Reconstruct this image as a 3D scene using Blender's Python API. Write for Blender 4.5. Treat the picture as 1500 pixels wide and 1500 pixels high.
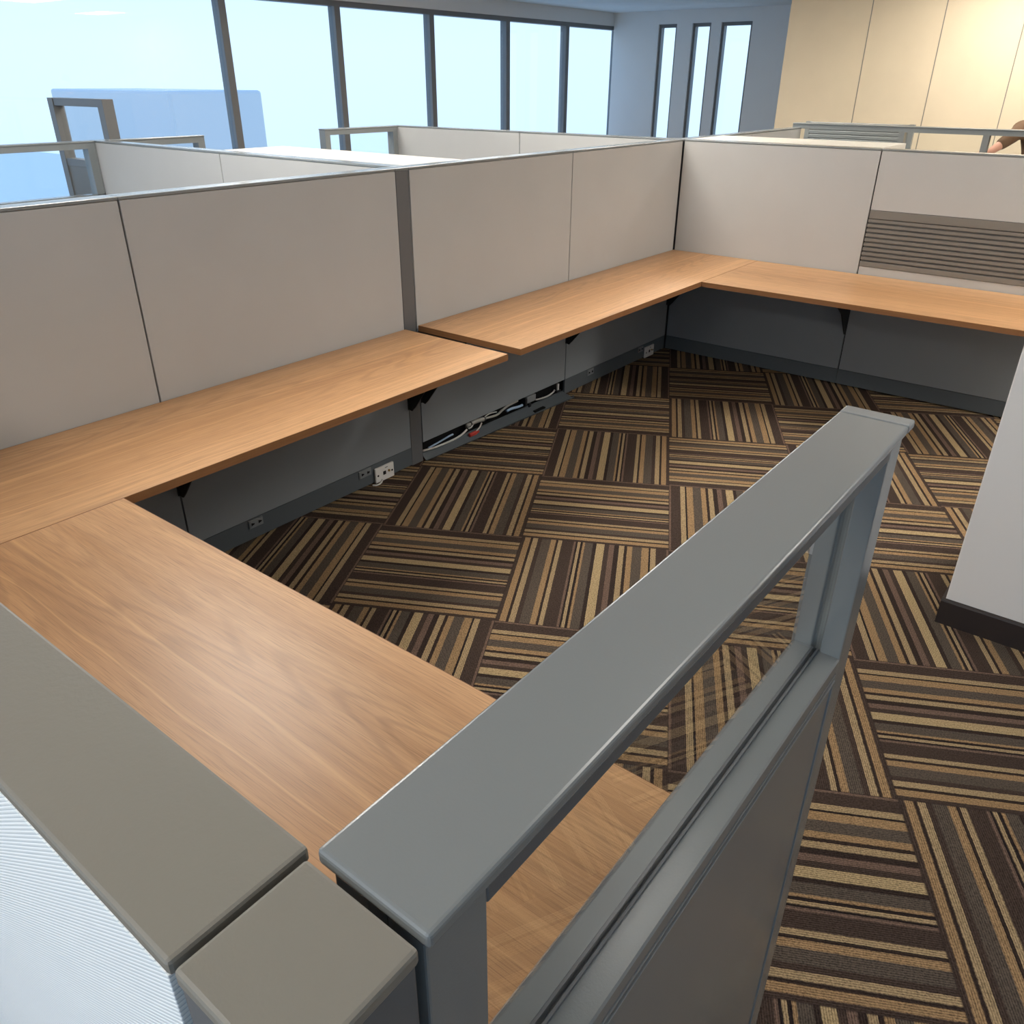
import bpy, bmesh, math, random
from mathutils import Vector, Matrix

random.seed(7)
for o in list(bpy.data.objects):
    bpy.data.objects.remove(o, do_unlink=True)
scene = bpy.context.scene
COL = scene.collection

# ------------------------------------------------------------------ camera
YAW, PITCH, ROLL = 0.6633, -0.4900, 0.0048
cam_data = bpy.data.cameras.new('camera')
cam = bpy.data.objects.new('camera', cam_data)
COL.objects.link(cam)
scene.camera = cam
cy, sy, cp, sp = math.cos(YAW), math.sin(YAW), math.cos(PITCH), math.sin(PITCH)
F = Vector((cy*cp, sy*cp, sp)); R = Vector((sy, -cy, 0)); U = R.cross(F)
R2 = math.cos(ROLL)*R + math.sin(ROLL)*U
U2 = -math.sin(ROLL)*R + math.cos(ROLL)*U
cam.matrix_world = Matrix(((R2.x, U2.x, -F.x, -5.2863), (R2.y, U2.y, -F.y, -2.7165), (R2.z, U2.z, -F.z, 1.7452), (0, 0, 0, 1)))
cam_data.sensor_fit = 'HORIZONTAL'
cam_data.sensor_width = 36.0
cam_data.lens = 36.0*1185.7/1500.0
cam_data.clip_start = 0.02
cam_data.clip_end = 300

# ------------------------------------------------------------------ view and sky
vs = scene.view_settings
vs.view_transform = 'Standard'
vs.look = 'None'
vs.gamma = 1.0
vs.use_curve_mapping = False
vs.exposure = 0.15

SKY_STRENGTH = 1.35
LAMP_STRENGTH = 24.0
world = bpy.data.worlds.new('world')
scene.world = world
world.use_nodes = True
wt = world.node_tree
wt.nodes.clear()
w_out = wt.nodes.new('ShaderNodeOutputWorld')
w_bg = wt.nodes.new('ShaderNodeBackground')
w_tc = wt.nodes.new('ShaderNodeTexCoord')
w_sep = wt.nodes.new('ShaderNodeSeparateXYZ')
w_mr = wt.nodes.new('ShaderNodeMapRange')
w_cr = wt.nodes.new('ShaderNodeValToRGB')
wt.links.new(w_tc.outputs['Generated'], w_sep.inputs[0])
wt.links.new(w_sep.outputs['Z'], w_mr.inputs['Value'])
w_mr.inputs['From Min'].default_value = -0.35
w_mr.inputs['From Max'].default_value = 0.6
wt.links.new(w_mr.outputs[0], w_cr.inputs[0])
els = w_cr.color_ramp.elements
els[0].position = 0.0; els[0].color = (0.60, 0.79, 1.0, 1)
els[1].position = 1.0; els[1].color = (0.38, 0.62, 1.0, 1)
e = els.new(0.40); e.color = (0.74, 0.88, 1.0, 1)
wt.links.new(w_cr.outputs[0], w_bg.inputs['Color'])
w_bg.inputs['Strength'].default_value = SKY_STRENGTH
wt.links.new(w_bg.outputs[0], w_out.inputs['Surface'])

def portal(loc, rot, sx, szz):
    l = bpy.data.lights.new('daylight_portal', 'AREA')
    l.shape = 'RECTANGLE'; l.size = sx; l.size_y = szz
    l.cycles.is_portal = True
    o = bpy.data.objects.new('daylight_portal', l)
    o.location = loc; o.rotation_euler = rot
    COL.objects.link(o)
X0, X1, Y0, Y1, ZC = -7.6, 9.0, -7.0, 6.2, 2.8
portal(((X0+X1)/2, Y1-0.02, 1.6), (-math.pi/2, 0, 0), X1-X0-0.4, 2.2)
portal((X0+0.02, -0.4, 1.6), (0, -math.pi/2, 0), 2.2, 12.6)

# ------------------------------------------------------------------ helpers
def lin(c):
    return tuple(((v/255)/12.92 if v/255 <= 0.04045 else ((v/255+0.055)/1.055)**2.4) for v in c) + (1.0,)

class NT:
    """small shader-graph writer"""
    def __init__(self, name):
        self.m = bpy.data.materials.new(name)
        self.m.use_nodes = True
        self.t = self.m.node_tree
        self.t.nodes.clear()
        self.out = self.t.nodes.new('ShaderNodeOutputMaterial')
    def n(self, kind, **kw):
        nd = self.t.nodes.new(kind)
        for k, v in kw.items():
            setattr(nd, k, v)
        return nd
    def l(self, a, b):
        self.t.links.new(a, b)
    def put(self, sock, v):
        if isinstance(v, bpy.types.NodeSocket):
            self.l(v, sock)
        else:
            sock.default_value = v
    def math(self, op, a, b=None, c=None):
        nd = self.n('ShaderNodeMath', operation=op)
        self.put(nd.inputs[0], a)
        if b is not None: self.put(nd.inputs[1], b)
        if c is not None: self.put(nd.inputs[2], c)
        return nd.outputs[0]
    def vec(self, x, y, z=0.0):
        nd = self.n('ShaderNodeCombineXYZ')
        self.put(nd.inputs[0], x); self.put(nd.inputs[1], y); self.put(nd.inputs[2], z)
        return nd.outputs[0]
    def noise(self, v, scale=1.0, detail=2.0, rough=0.5):
        nd = self.n('ShaderNodeTexNoise')
        self.l(v, nd.inputs['Vector'])
        nd.inputs['Scale'].default_value = scale
        nd.inputs['Detail'].default_value = detail
        nd.inputs['Roughness'].default_value = rough
        return nd.outputs['Fac']
    def mix(self, fac, a, b, mode='MIX'):
        nd = self.n('ShaderNodeMix', data_type='RGBA', blend_type=mode)
        self.put(nd.inputs[0], fac); self.put(nd.inputs[6], a); self.put(nd.inputs[7], b)
        return nd.outputs[2]
    def ramp(self, fac, stops, interp='LINEAR'):
        nd = self.n('ShaderNodeValToRGB')
        cr = nd.color_ramp
        cr.interpolation = interp
        cr.elements[0].position = stops[0][0]; cr.elements[0].color = stops[0][1]
        cr.elements[1].position = stops[-1][0]; cr.elements[1].color = stops[-1][1]
        for p, c in stops[1:-1]:
            el = cr.elements.new(p); el.color = c
        self.put(nd.inputs[0], fac)
        return nd.outputs[0]
    def maprange(self, v, a, b, c=0.0, d=1.0):
        nd = self.n('ShaderNodeMapRange')
        self.put(nd.inputs[0], v)
        for i, q in enumerate((a, b, c, d)):
            nd.inputs[i+1].default_value = q
        return nd.outputs[0]
    def principled(self, color, rough=0.5, metal=0.0, spec=0.5, bump=None, bump_strength=0.1, bump_dist=0.002):
        p = self.n('ShaderNodeBsdfPrincipled')
        self.put(p.inputs['Base Color'], color)
        self.put(p.inputs['Roughness'], rough)
        p.inputs['Metallic'].default_value = metal
        p.inputs['Specular IOR Level'].default_value = spec
        if bump is not None:
            b = self.n('ShaderNodeBump')
            b.inputs['Strength'].default_value = bump_strength
            b.inputs['Distance'].default_value = bump_dist
            self.l(bump, b.inputs['Height'])
            self.l(b.outputs[0], p.inputs['Normal'])
        self.l(p.outputs[0], self.out.inputs['Surface'])
        return p
    def obj_xyz(self):
        tc = self.n('ShaderNodeTexCoord')
        s = self.n('ShaderNodeSeparateXYZ')
        self.l(tc.outputs['Object'], s.inputs[0])
        return tc.outputs['Object'], s.outputs[0], s.outputs[1], s.outputs[2]

def paint(name, rgb, rough=0.5, spec=0.5, grain=0.0, metal=0.0, scale=400.0, mottled=0.03):
    g = NT(name)
    v, x, y, z = g.obj_xyz()
    base = lin(rgb)
    big = g.noise(v, 3.0, 3.0)
    dark = tuple(c*(1-mottled*2) for c in base[:3]) + (1,)
    lite = tuple(min(1, c*(1+mottled*2)) for c in base[:3]) + (1,)
    col = g.mix(big, dark, lite)
    if grain > 0:
        f = g.noise(v, scale, 2.0)
        g.principled(col, rough, metal, spec, f, grain, 0.001)
    else:
        g.principled(col, rough, metal, spec)
    return g.m

M = {}
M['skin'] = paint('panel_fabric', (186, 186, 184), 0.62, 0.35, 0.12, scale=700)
M['lower'] = paint('shaded_panel_fabric', (136, 142, 147), 0.62, 0.35, 0.12, scale=700)  # darker blue-grey copy of the panel fabric, under-desk shade painted in
M['trim'] = paint('grey_trim_paint', (128, 132, 132), 0.22, 0.7, 0.08, scale=500)
M['trim_brown'] = paint('taupe_trim_paint', (131, 126, 116), 0.42, 0.5, 0.25, scale=260)
M['post'] = paint('dark_grey_trim', (100, 102, 104), 0.45, 0.5, 0.05)
M['base'] = paint('raceway_grey', (88, 95, 100), 0.5, 0.4, 0.05)
M['gap'] = paint('recess_black', (18, 18, 19), 0.8, 0.2)
M['black'] = paint('black_steel', (26, 26, 28), 0.5, 0.4)
M['louver'] = paint('louver_grey', (122, 118, 112), 0.45, 0.5, 0.05)
M['wall'] = paint('white_wall_paint', (238, 234, 229), 0.75, 0.25, 0.08, scale=350, mottled=0.01)
M['wall_beige'] = paint('beige_wall_paint', (222, 205, 176), 0.75, 0.25, 0.05)
M['ceiling'] = paint('ceiling_tile_white', (238, 238, 236), 0.9, 0.1, 0.15, scale=120)
M['rubber'] = paint('dark_rubber_base', (52, 44, 42), 0.5, 0.4)
M['plastic_white'] = paint('white_plastic', (232, 230, 226), 0.35, 0.5)
M['plastic_grey'] = paint('grey_plastic', (128, 132, 134), 0.4, 0.5)
M['cable_white'] = paint('white_cable_jacket', (205, 204, 200), 0.45, 0.5)
M['conduit'] = paint('grey_conduit', (150, 148, 142), 0.4, 0.5)
M['cable_blue'] = paint('pale_blue_cable_jacket', (160, 185, 215), 0.45, 0.5)
M['red'] = paint('red_plastic', (190, 62, 52), 0.4, 0.5)
M['brass'] = paint('brass_port', (176, 148, 92), 0.35, 0.5, metal=0.6)
M['hutch'] = paint('cream_laminate', (226, 221, 210), 0.4, 0.5)
M['mullion'] = paint('window_frame_grey', (120, 118, 116), 0.4, 0.5)
M['coat'] = paint('brown_knit', (112, 86, 64), 0.85, 0.2, 0.3, scale=200)
M['trousers'] = paint('dark_trouser_cloth', (58, 56, 60), 0.85, 0.2)
M['skin_tone'] = paint('skin_tone', (216, 160, 135), 0.55, 0.35)
M['hair'] = paint('dark_hair', (48, 36, 30), 0.6, 0.4)
M['shoe'] = paint('shoe_leather', (36, 30, 28), 0.4, 0.5)

def ribbed_fabric():
    g = NT('ribbed_pale_fabric')
    v, x, y, z = g.obj_xyz()
    ph = g.math('ADD', g.math('MULTIPLY', z, 1900.0), g.math('MULTIPLY', y, 1368.0))
    s = g.math('SINE', ph)
    rib = g.maprange(s, -1.0, 1.0)
    groove = g.maprange(s, -1.0, -0.35)
    col = g.mix(groove, lin((206, 212, 214)), lin((240, 242, 240)))
    g.principled(col, 0.6, 0, 0.3, rib, 0.3, 0.0012)
    return g.m
M['ribbed'] = ribbed_fabric()

def glass(name, tint, refl_rough=0.0):
    g = NT(name)
    tr = g.n('ShaderNodeBsdfTransparent')
    tr.inputs[0].default_value = tint
    gl = g.n('ShaderNodeBsdfGlossy')
    gl.inputs['Roughness'].default_value = refl_rough
    fr = g.n('ShaderNodeFresnel')
    fr.inputs[0].default_value = 1.5
    geo = g.n('ShaderNodeNewGeometry')
    fac = g.math('MULTIPLY', fr.outputs[0], g.math('SUBTRACT', 1.0, geo.outputs['Backfacing']))
    mx = g.n('ShaderNodeMixShader')
    g.l(fac, mx.inputs[0]); g.l(tr.outputs[0], mx.inputs[1]); g.l(gl.outputs[0], mx.inputs[2])
    g.l(mx.outputs[0], g.out.inputs['Surface'])
    return g.m
M['glass'] = glass('clear_glass', (0.97, 0.98, 0.98, 1))
M['glass_blue'] = glass('tinted_glass', (0.86, 0.93, 0.99, 1))

def wood(name, along):
    g = NT(name)
    v, x, y, z = g.obj_xyz()
    a, c = (x, y) if along == 'x' else (y, x)
    wob = g.noise(g.vec(g.math('MULTIPLY', a, 0.9), g.math('MULTIPLY', c, 3.0), z), 1.0, 3.0)
    cw = g.math('ADD', c, g.math('MULTIPLY', wob, 0.10))
    # cathedral figure: contour lines of a stretched height field
    field = g.noise(g.vec(g.math('MULTIPLY', a, 0.55), g.math('MULTIPLY', c, 5.5), 3.3), 1.0, 1.5, 0.4)
    rings = g.math('SINE', g.math('MULTIPLY', field, 150.0))
    rings = g.maprange(rings, 0.2, 1.0)
    ringmask = g.maprange(g.noise(g.vec(g.math('MULTIPLY', a, 0.5), g.math('MULTIPLY', cw, 4.0), 9.1), 1.0, 1.0), 0.42, 0.62)
    rings = g.math('MULTIPLY', rings, ringmask)
    band = g.noise(g.vec(g.math('MULTIPLY', a, 0.14), g.math('MULTIPLY', cw, 8.0), 1.7), 1.0, 3.0, 0.55)
    fine = g.noise(g.vec(g.math('MULTIPLY', a, 5.0), g.math('MULTIPLY', cw, 210.0), 0.3), 1.0, 3.0, 0.65)
    pores = g.noise(g.vec(g.math('MULTIPLY', a, 11.0), g.math('MULTIPLY', c, 520.0), 5.0), 1.0, 1.0)
    base = g.ramp(band, [(0.25, lin((178, 131, 89))), (0.42, lin((198, 151, 105))), (0.55, lin((206, 160, 115))), (0.75, lin((217, 171, 123)))])
    col = g.mix(g.math('MULTIPLY', g.maprange(fine, 0.35, 0.75), 0.34), base, lin((146, 104, 70)))
    col = g.mix(g.math('MULTIPLY', g.maprange(pores, 0.52, 0.72), 0.42), col, lin((126, 90, 62)))
    col = g.mix(g.math('MULTIPLY', rings, 0.32), col, lin((142, 104, 72)))
    streak_f = g.noise(g.vec(g.math('MULTIPLY', a, 0.22), g.math('MULTIPLY', cw, 11.0), 7.7), 1.0, 1.0)
    d = g.math('ABSOLUTE', g.math('SUBTRACT', streak_f, 0.56))
    streak = g.maprange(d, 0.0, 0.022, 1.0, 0.0)
    col = g.mix(g.math('MULTIPLY', streak, 0.45), col, lin((228, 180, 128)))
    g.principled(col, 0.36, 0, 0.42, fine, 0.05, 0.0006)
    return g.m
M['wood_x'] = wood('walnut_laminate_lengthwise', 'x')
M['wood_y'] = wood('walnut_laminate_crosswise', 'y')

def wood_edge():
    g = NT('walnut_edge_band')
    v, x, y, z = g.obj_xyz()
    f = g.noise(g.vec(g.math('MULTIPLY', x, 3.0), g.math('MULTIPLY', y, 3.0), g.math('MULTIPLY', z, 160.0)), 1.0, 2.0)
    col = g.mix(f, lin((128, 88, 56)), lin((158, 113, 74)))
    g.principled(col, 0.42, 0, 0.4)
    return g.m
M['wood_edge'] = wood_edge()

def carpet():
    g = NT('striped_carpet_tiles')
    v, x, y, z = g.obj_xyz()
    th = math.radians(28.316); c, s, S = math.cos(th), math.sin(th), 0.626
    dx = g.math('SUBTRACT', x, -1.7577); dy = g.math('SUBTRACT', y, -0.2834)
    i = g.math('ADD', g.math('MULTIPLY', dx, -c/S), g.math('MULTIPLY', dy, -s/S))
    j = g.math('ADD', g.math('MULTIPLY', dx, s/S), g.math('MULTIPLY', dy, -c/S))
    fi, fj = g.math('FLOOR', i), g.math('FLOOR', j)
    ri, rj = g.math('SUBTRACT', i, fi), g.math('SUBTRACT', j, fj)
    par = g.math('ABSOLUTE', g.math('MODULO', g.math('ADD', fi, fj), 2.0))
    par = g.math('GREATER_THAN', par, 0.5)
    def sel(a, b):   # a when par = 0, b when par = 1
        return g.math('ADD', g.math('MULTIPLY', a, g.math('SUBTRACT', 1.0, par)), g.math('MULTIPLY', b, par))
    t = sel(rj, ri)      # across the stripes
    q = sel(ri, rj)      # along the stripes
    wn = g.n('ShaderNodeTexWhiteNoise', noise_dimensions='2D')
    g.l(g.vec(fi, fj), wn.inputs['Vector'])
    rnd = wn.outputs['Value']
    flip = g.math('GREATER_THAN', rnd, 0.5)
    t = g.math('ADD', g.math('MULTIPLY', t, g.math('SUBTRACT', 1.0, flip)), g.math('MULTIPLY', g.math('SUBTRACT', 1.0, t), flip))
    jitter = g.noise(g.vec(g.math('MULTIPLY', q, 60.0), g.math('MULTIPLY', t, 30.0), rnd), 1.0, 2.0)
    tj = g.math('ADD', t, g.math('MULTIPLY', g.math('SUBTRACT', jitter, 0.5), 0.006))
    D = lin((57, 46, 41)); B = lin((72, 59, 52)); T = lin((164, 141, 108)); O = lin((157, 128, 94))
    G = lin((90, 80, 71)); Mv = lin((114, 93, 81)); P = lin((174, 151, 114)); K = lin((46, 38, 36))
    seq = [(1.0, B), (1.6, O), (0.7, D), (1.5, T), (1.2, B), (2.6, G), (1.5, O), (0.7, D), (1.2, T), (3.2, B), (0.8, Mv), (0.5, K),
           (0.8, T), (0.6, K), (0.7, O), (2.4, G), (0.9, D), (2.3, P), (1.4, B), (1.5, Mv), (1.3, D), (1.6, T), (0.7, D), (1.5, O), (2.8, G), (1.9, O),
           (0.6, K), (1.5, T), (2.9, B), (0.8, Mv)]
    tot = sum(w for w, _ in seq)
    stops, acc = [], 0.0
    for w, colr in seq:
        stops.append((acc/tot, colr)); acc += w
    col = g.ramp(tj, stops, 'CONSTANT')
    # loop pile: rows along the stripe, yarn knots across it
    row = g.math('SINE', g.math('MULTIPLY', t, 2*math.pi*110))
    knots = g.noise(g.vec(g.math('MULTIPLY', q, 130.0), g.math('MULTIPLY', t, 150.0), rnd), 1.0, 1.5, 0.6)
    row01 = g.maprange(row, -1.0, 1.0)
    tex = g.math('ADD', g.math('MULTIPLY', row01, 0.30), g.math('MULTIPLY', knots, 0.9))
    shade = g.maprange(tex, 0.30, 0.90, 0.38, 1.45)
    mul = g.n('ShaderNodeVectorMath', operation='SCALE')
    g.l(col, mul.inputs[0]); g.l(shade, mul.inputs['Scale'])
    edge = g.math('MINIMUM', g.math('MINIMUM', ri, g.math('SUBTRACT', 1.0, ri)), g.math('MINIMUM', rj, g.math('SUBTRACT', 1.0, rj)))
    seam = g.math('LESS_THAN', edge, 0.004)
    out = g.mix(g.math('MULTIPLY', seam, 0.45), mul.outputs[0], K)
    g.principled(out, 0.95, 0, 0.1, tex, 0.6, 0.004)
    return g.m
M['carpet'] = carpet()

def emitter(name, rgb, strength):
    g = NT(name)
    e = g.n('ShaderNodeEmission')
    e.inputs[0].default_value = rgb; e.inputs[1].default_value = strength
    g.l(e.outputs[0], g.out.inputs['Surface'])
    return g.m
M['lamp'] = emitter('light_diffuser', (1.0, 0.95, 0.87, 1), LAMP_STRENGTH)
M['fill_lamp_dim'] = emitter('dimmed_fill_diffuser', (1.0, 0.95, 0.87, 1), LAMP_STRENGTH*0.3)  # weaker emitter for the added fill fixture

def facade():
    g = NT('blue_glass_facade')
    v, x, y, z = g.obj_xyz()
    bands = g.math('GREATER_THAN', g.math('FRACT', g.math('MULTIPLY', z, 0.29)), 0.28)
    col = g.mix(bands, lin((245, 240, 232)), lin((205, 205, 205)))
    g.principled(col, 0.25, 0, 0.5)
    return g.m
M['facade'] = facade()
M['ground'] = paint('pale_pavement', (244, 240, 232), 0.9, 0.2)

class MB:
    def __init__(self):
        self.bm = bmesh.new()
    def box(self, a, b, bev=0.0, seg=2):
        lo = [min(p, q) for p, q in zip(a, b)]; hi = [max(p, q) for p, q in zip(a, b)]
        vs_ = [self.bm.verts.new((lo[0] if i & 1 == 0 else hi[0], lo[1] if i & 2 == 0 else hi[1], lo[2] if i & 4 == 0 else hi[2])) for i in range(8)]
        fs = [self.bm.faces.new([vs_[k] for k in f]) for f in ((0, 2, 3, 1), (4, 5, 7, 6), (0, 1, 5, 4), (2, 6, 7, 3), (0, 4, 6, 2), (1, 3, 7, 5))]
        if bev > 0:
            es = list({e_ for f in fs for e_ in f.edges})
            bmesh.ops.bevel(self.bm, geom=es, offset=bev, segments=seg, affect='EDGES', profile=0.5)
        return self
    def prism(self, pts, axis, lo, hi):
        """polygon pts in the plane across axis, extruded lo..hi along it; pts are the two remaining coordinates in order"""
        def mk(p, t):
            if axis == 'x': return (t, p[0], p[1])
            if axis == 'y': return (p[0], t, p[1])
            return (p[0], p[1], t)
        A = [self.bm.verts.new(mk(p, lo)) for p in pts]
        B = [self.bm.verts.new(mk(p, hi)) for p in pts]
        self.bm.faces.new(A); self.bm.faces.new(list(reversed(B)))
        n = len(pts)
        for k in range(n):
            self.bm.faces.new((A[k], B[k], B[(k+1) % n], A[(k+1) % n]))
        bmesh.ops.recalc_face_normals(self.bm, faces=self.bm.faces[:])
        return self
    def loft(self, sections, closed=True):
        rows = [[self.bm.verts.new(p) for p in s] for s in sections]
        n = len(rows[0])
        for r0, r1 in zip(rows, rows[1:]):
            for k in range(n if closed else n-1):
                self.bm.faces.new((r0[k], r0[(k+1) % n], r1[(k+1) % n], r1[k]))
        if closed:
            self.bm.faces.new(rows[0]); self.bm.faces.new(list(reversed(rows[-1])))
        bmesh.ops.recalc_face_normals(self.bm, faces=self.bm.faces[:])
        return self
    def tube(self, pts, r, seg=10, sub=6):
        P = [Vector(p) for p in pts]
        if len(P) > 2:
            out = []
            for k in range(len(P)-1):
                p0 = P[max(k-1, 0)]; p1 = P[k]; p2 = P[k+1]; p3 = P[min(k+2, len(P)-1)]
                for s_ in range(sub):
                    t = s_/sub
                    out.append(0.5*((2*p1)+(p2-p0)*t+(2*p0-5*p1+4*p2-p3)*t*t+(3*p1-p0-3*p2+p3)*t**3))
            out.append(P[-1]); P = out
        secs = []
        for k, p in enumerate(P):
            d = (P[min(k+1, len(P)-1)]-P[max(k-1, 0)]).normalized()
            a = d.cross(Vector((0, 0, 1)))
            if a.length < 1e-3: a = d.cross(Vector((1, 0, 0)))
            a.normalize(); b = d.cross(a)
            secs.append([p + r*(math.cos(2*math.pi*q/seg)*a + math.sin(2*math.pi*q/seg)*b) for q in range(seg)])
        return self.loft(secs)
    def disc_y(self, cx, cz, y0, y1, r, seg=14):
        return self.prism([(cx+r*math.cos(2*math.pi*q/seg), cz+r*math.sin(2*math.pi*q/seg)) for q in range(seg)], 'y', y0, y1)
    def build(self, name, mat, parent=None, origin=(0, 0, 0), smooth=False, label=None):
        me = bpy.data.meshes.new(name)
        og = Vector(origin)
        for v_ in self.bm.verts: v_.co -= og
        self.bm.to_mesh(me); self.bm.free()
        mats = mat if isinstance(mat, (list, tuple)) else [mat]
        for m_ in mats: me.materials.append(m_)
        if smooth:
            for p_ in me.polygons: p_.use_smooth = True
        o = bpy.data.objects.new(name, me)
        COL.objects.link(o)
        if parent is not None:
            o.parent = parent
        else:
            o.location = og
        if label: o['label'] = label
        return o

def thing(name, label, cat, loc, group=None):
    o = bpy.data.objects.new(name, None)
    o.empty_display_size = 0.1
    COL.objects.link(o)
    o.location = loc
    o['label'] = label; o['category'] = cat
    if group: o['group'] = group
    return o
def tag(o, label, cat, group=None, kind=None):
    o['label'] = label; o['category'] = cat
    if group: o['group'] = group
    if kind: o['kind'] = kind
    return o
def part(name, mb, mat, root, label=None, smooth=False, parent=None):
    og = root.location
    return mb.build(name, mat, parent or root, origin=og, smooth=smooth, label=label)
def struct(name, mb, mat, label=None):
    o = mb.build(name, mat)
    o['kind'] = 'structure'
    return o

# ------------------------------------------------------------------ the room
struct('floor', MB().box((X0-0.2, Y0-0.2, -0.06), (X1+0.2, Y1+0.2, 0.0)), M['carpet'])
struct('ceiling', MB().box((X0-0.2, Y0-0.2, ZC), (X1+0.2, Y1+0.2, ZC+0.1)), M['ceiling'])
SILL, HEAD = 0.35, 2.6
# back wall with daylight windows
struct('wall_back', MB().box((X0-0.2, Y1, 0), (X1+0.2, Y1+0.2, SILL)).box((X0-0.2, Y1, HEAD), (X1+0.2, Y1+0.2, ZC)), M['wall'])
edges_x = [X0-0.2, -5.9, -4.1, -2.0, 0.95, 2.6, 4.3, 6.0, 7.6, X1+0.2]
for k in range(len(edges_x)-1):
    a, b = edges_x[k], edges_x[k+1]
    f = MB()
    f.box((a, Y1+0.02, SILL), (a+0.045, Y1+0.14, HEAD)).box((b-0.045, Y1+0.02, SILL), (b, Y1+0.14, HEAD))
    f.box((a+0.045, Y1+0.02, SILL), (b-0.045, Y1+0.14, SILL+0.06)).box((a+0.045, Y1+0.02, HEAD-0.06), (b-0.045, Y1+0.14, HEAD))
    o = struct('window_%d' % (k+1), f, M['mullion'])
    p = MB().box((a+0.045, Y1+0.06, SILL+0.06), (b-0.045, Y1+0.068, HEAD-0.06)).build('window_pane', M['glass_blue'], o)
# left wall (behind the camera) with windows
struct('wall_left', MB().box((X0-0.2, Y0-0.2, 0), (X0, Y1, SILL)).box((X0-0.2, Y0-0.2, HEAD), (X0, Y1, ZC)), M['wall'])
edges_y = [Y0-0.2, -5.0, -2.9, -0.8, 1.3, 3.4, Y1]
for k in range(len(edges_y)-1):
    a, b = edges_y[k], edges_y[k+1]
    f = MB()
    f.box((X0-0.14, a, SILL), (X0-0.02, a+0.045, HEAD)).box((X0-0.14, b-0.045, SILL), (X0-0.02, b, HEAD))
    f.box((X0-0.14, a+0.045, SILL), (X0-0.02, b-0.045, SILL+0.06)).box((X0-0.14, a+0.045, HEAD-0.06), (X0-0.02, b-0.045, HEAD))
    o = struct('window_%d' % (k+11), f, M['mullion'])
    MB().box((X0-0.068, a+0.045, SILL+0.06), (X0-0.06, b-0.045, HEAD-0.06)).build('window_pane', M['glass_blue'], o)
struct('wall_front', MB().box((X0-0.2, Y0-0.2, 0), (X1+0.2, Y0, ZC)), M['wall'])
# far wall: windows between pale piers
fw = MB().box((X1, 0.9, 0), (X1+0.2, Y1, 0.5)).box((X1, 0.9, HEAD), (X1+0.2, Y1, ZC))
piers = [(5.30, Y1), (4.66, 4.95), (4.14, 4.32), (0.9, 3.6)]
for a, b in piers: fw.box((X1, a, 0.5), (X1+0.2, b, HEAD))
struct('wall_far', fw, M['wall'])
gaps = [(4.95, 5.30), (4.32, 4.66), (3.6, 4.14)]
for k, (a, b) in enumerate(gaps):
    f = MB().box((X1+0.04, a, 0.5), (X1+0.14, a+0.04, HEAD)).box((X1+0.04, b-0.04, 0.5), (X1+0.14, b, HEAD))
    f.box((X1+0.04, a+0.04, 0.5), (X1+0.14, b-0.04, 0.55)).box((X1+0.04, a+0.04, HEAD-0.05), (X1+0.14, b-0.04, HEAD))
    o = struct('window_%d' % (k+17), f, M['mullion'])
    MB().box((X1+0.08, a+0.04, 0.55), (X1+0.088, b-0.04, HEAD-0.05)).build('window_pane', M['glass_blue'], o)
# beige office wall on the right, with panel joints
XR = 4.5
struct('wall_right', MB().box((XR, Y0, 0), (XR+0.15, 1.2, ZC)), M['wall_beige'])
struct('wall_return', MB().box((XR+0.15, 0.9, 0), (X1, 1.05, ZC)), M['wall'])
for k, yy in enumerate((0.35, -0.35, -1.05, -1.38, -2.4, -3.4)):
    struct('trim_%d' % (k+1), MB().box((XR-0.003, yy-0.004, 0.1), (XR, yy+0.004, ZC-0.02)), M['trim_brown'])
struct('baseboard_right', MB().box((XR-0.012, Y0, 0), (XR-0.0005, 1.2, 0.1)), M['rubber'])
# white pillar at the right edge of the view
struct('wall_pillar', MB().box((-2.40, -3.6, 0), (-1.75, -2.452, ZC), 0.004), M['wall'])
bb = MB()
prof = [(0, 0.0), (-0.012, 0.0), (-0.012, 0.092), (-0.008, 0.099), (0, 0.101)]
bb.prism([(-2.4005+p_[0], p_[1]) for p_ in prof], 'y', -3.6, -2.44)
bb.box((-2.4005, -2.4515, 0), (-1.75, -2.44, 0.099))
struct('baseboard_pillar', bb, M['rubber'])

# the street beyond the glass
tag(MB().box((-60, 12, -9), (60, 160, -8.8)).build('street_ground', M['ground'], origin=(0, 12, -9)), 'pale pavement far below, outside the windows', 'ground', kind='structure')
tag(MB().box((10.9, 24, -8.8), (14.5, 32, 1.4), 0.1).build('office_building', M['facade'], origin=(12.7, 28, -8.8)), 'blue glass office building seen through the back windows', 'building')

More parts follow.
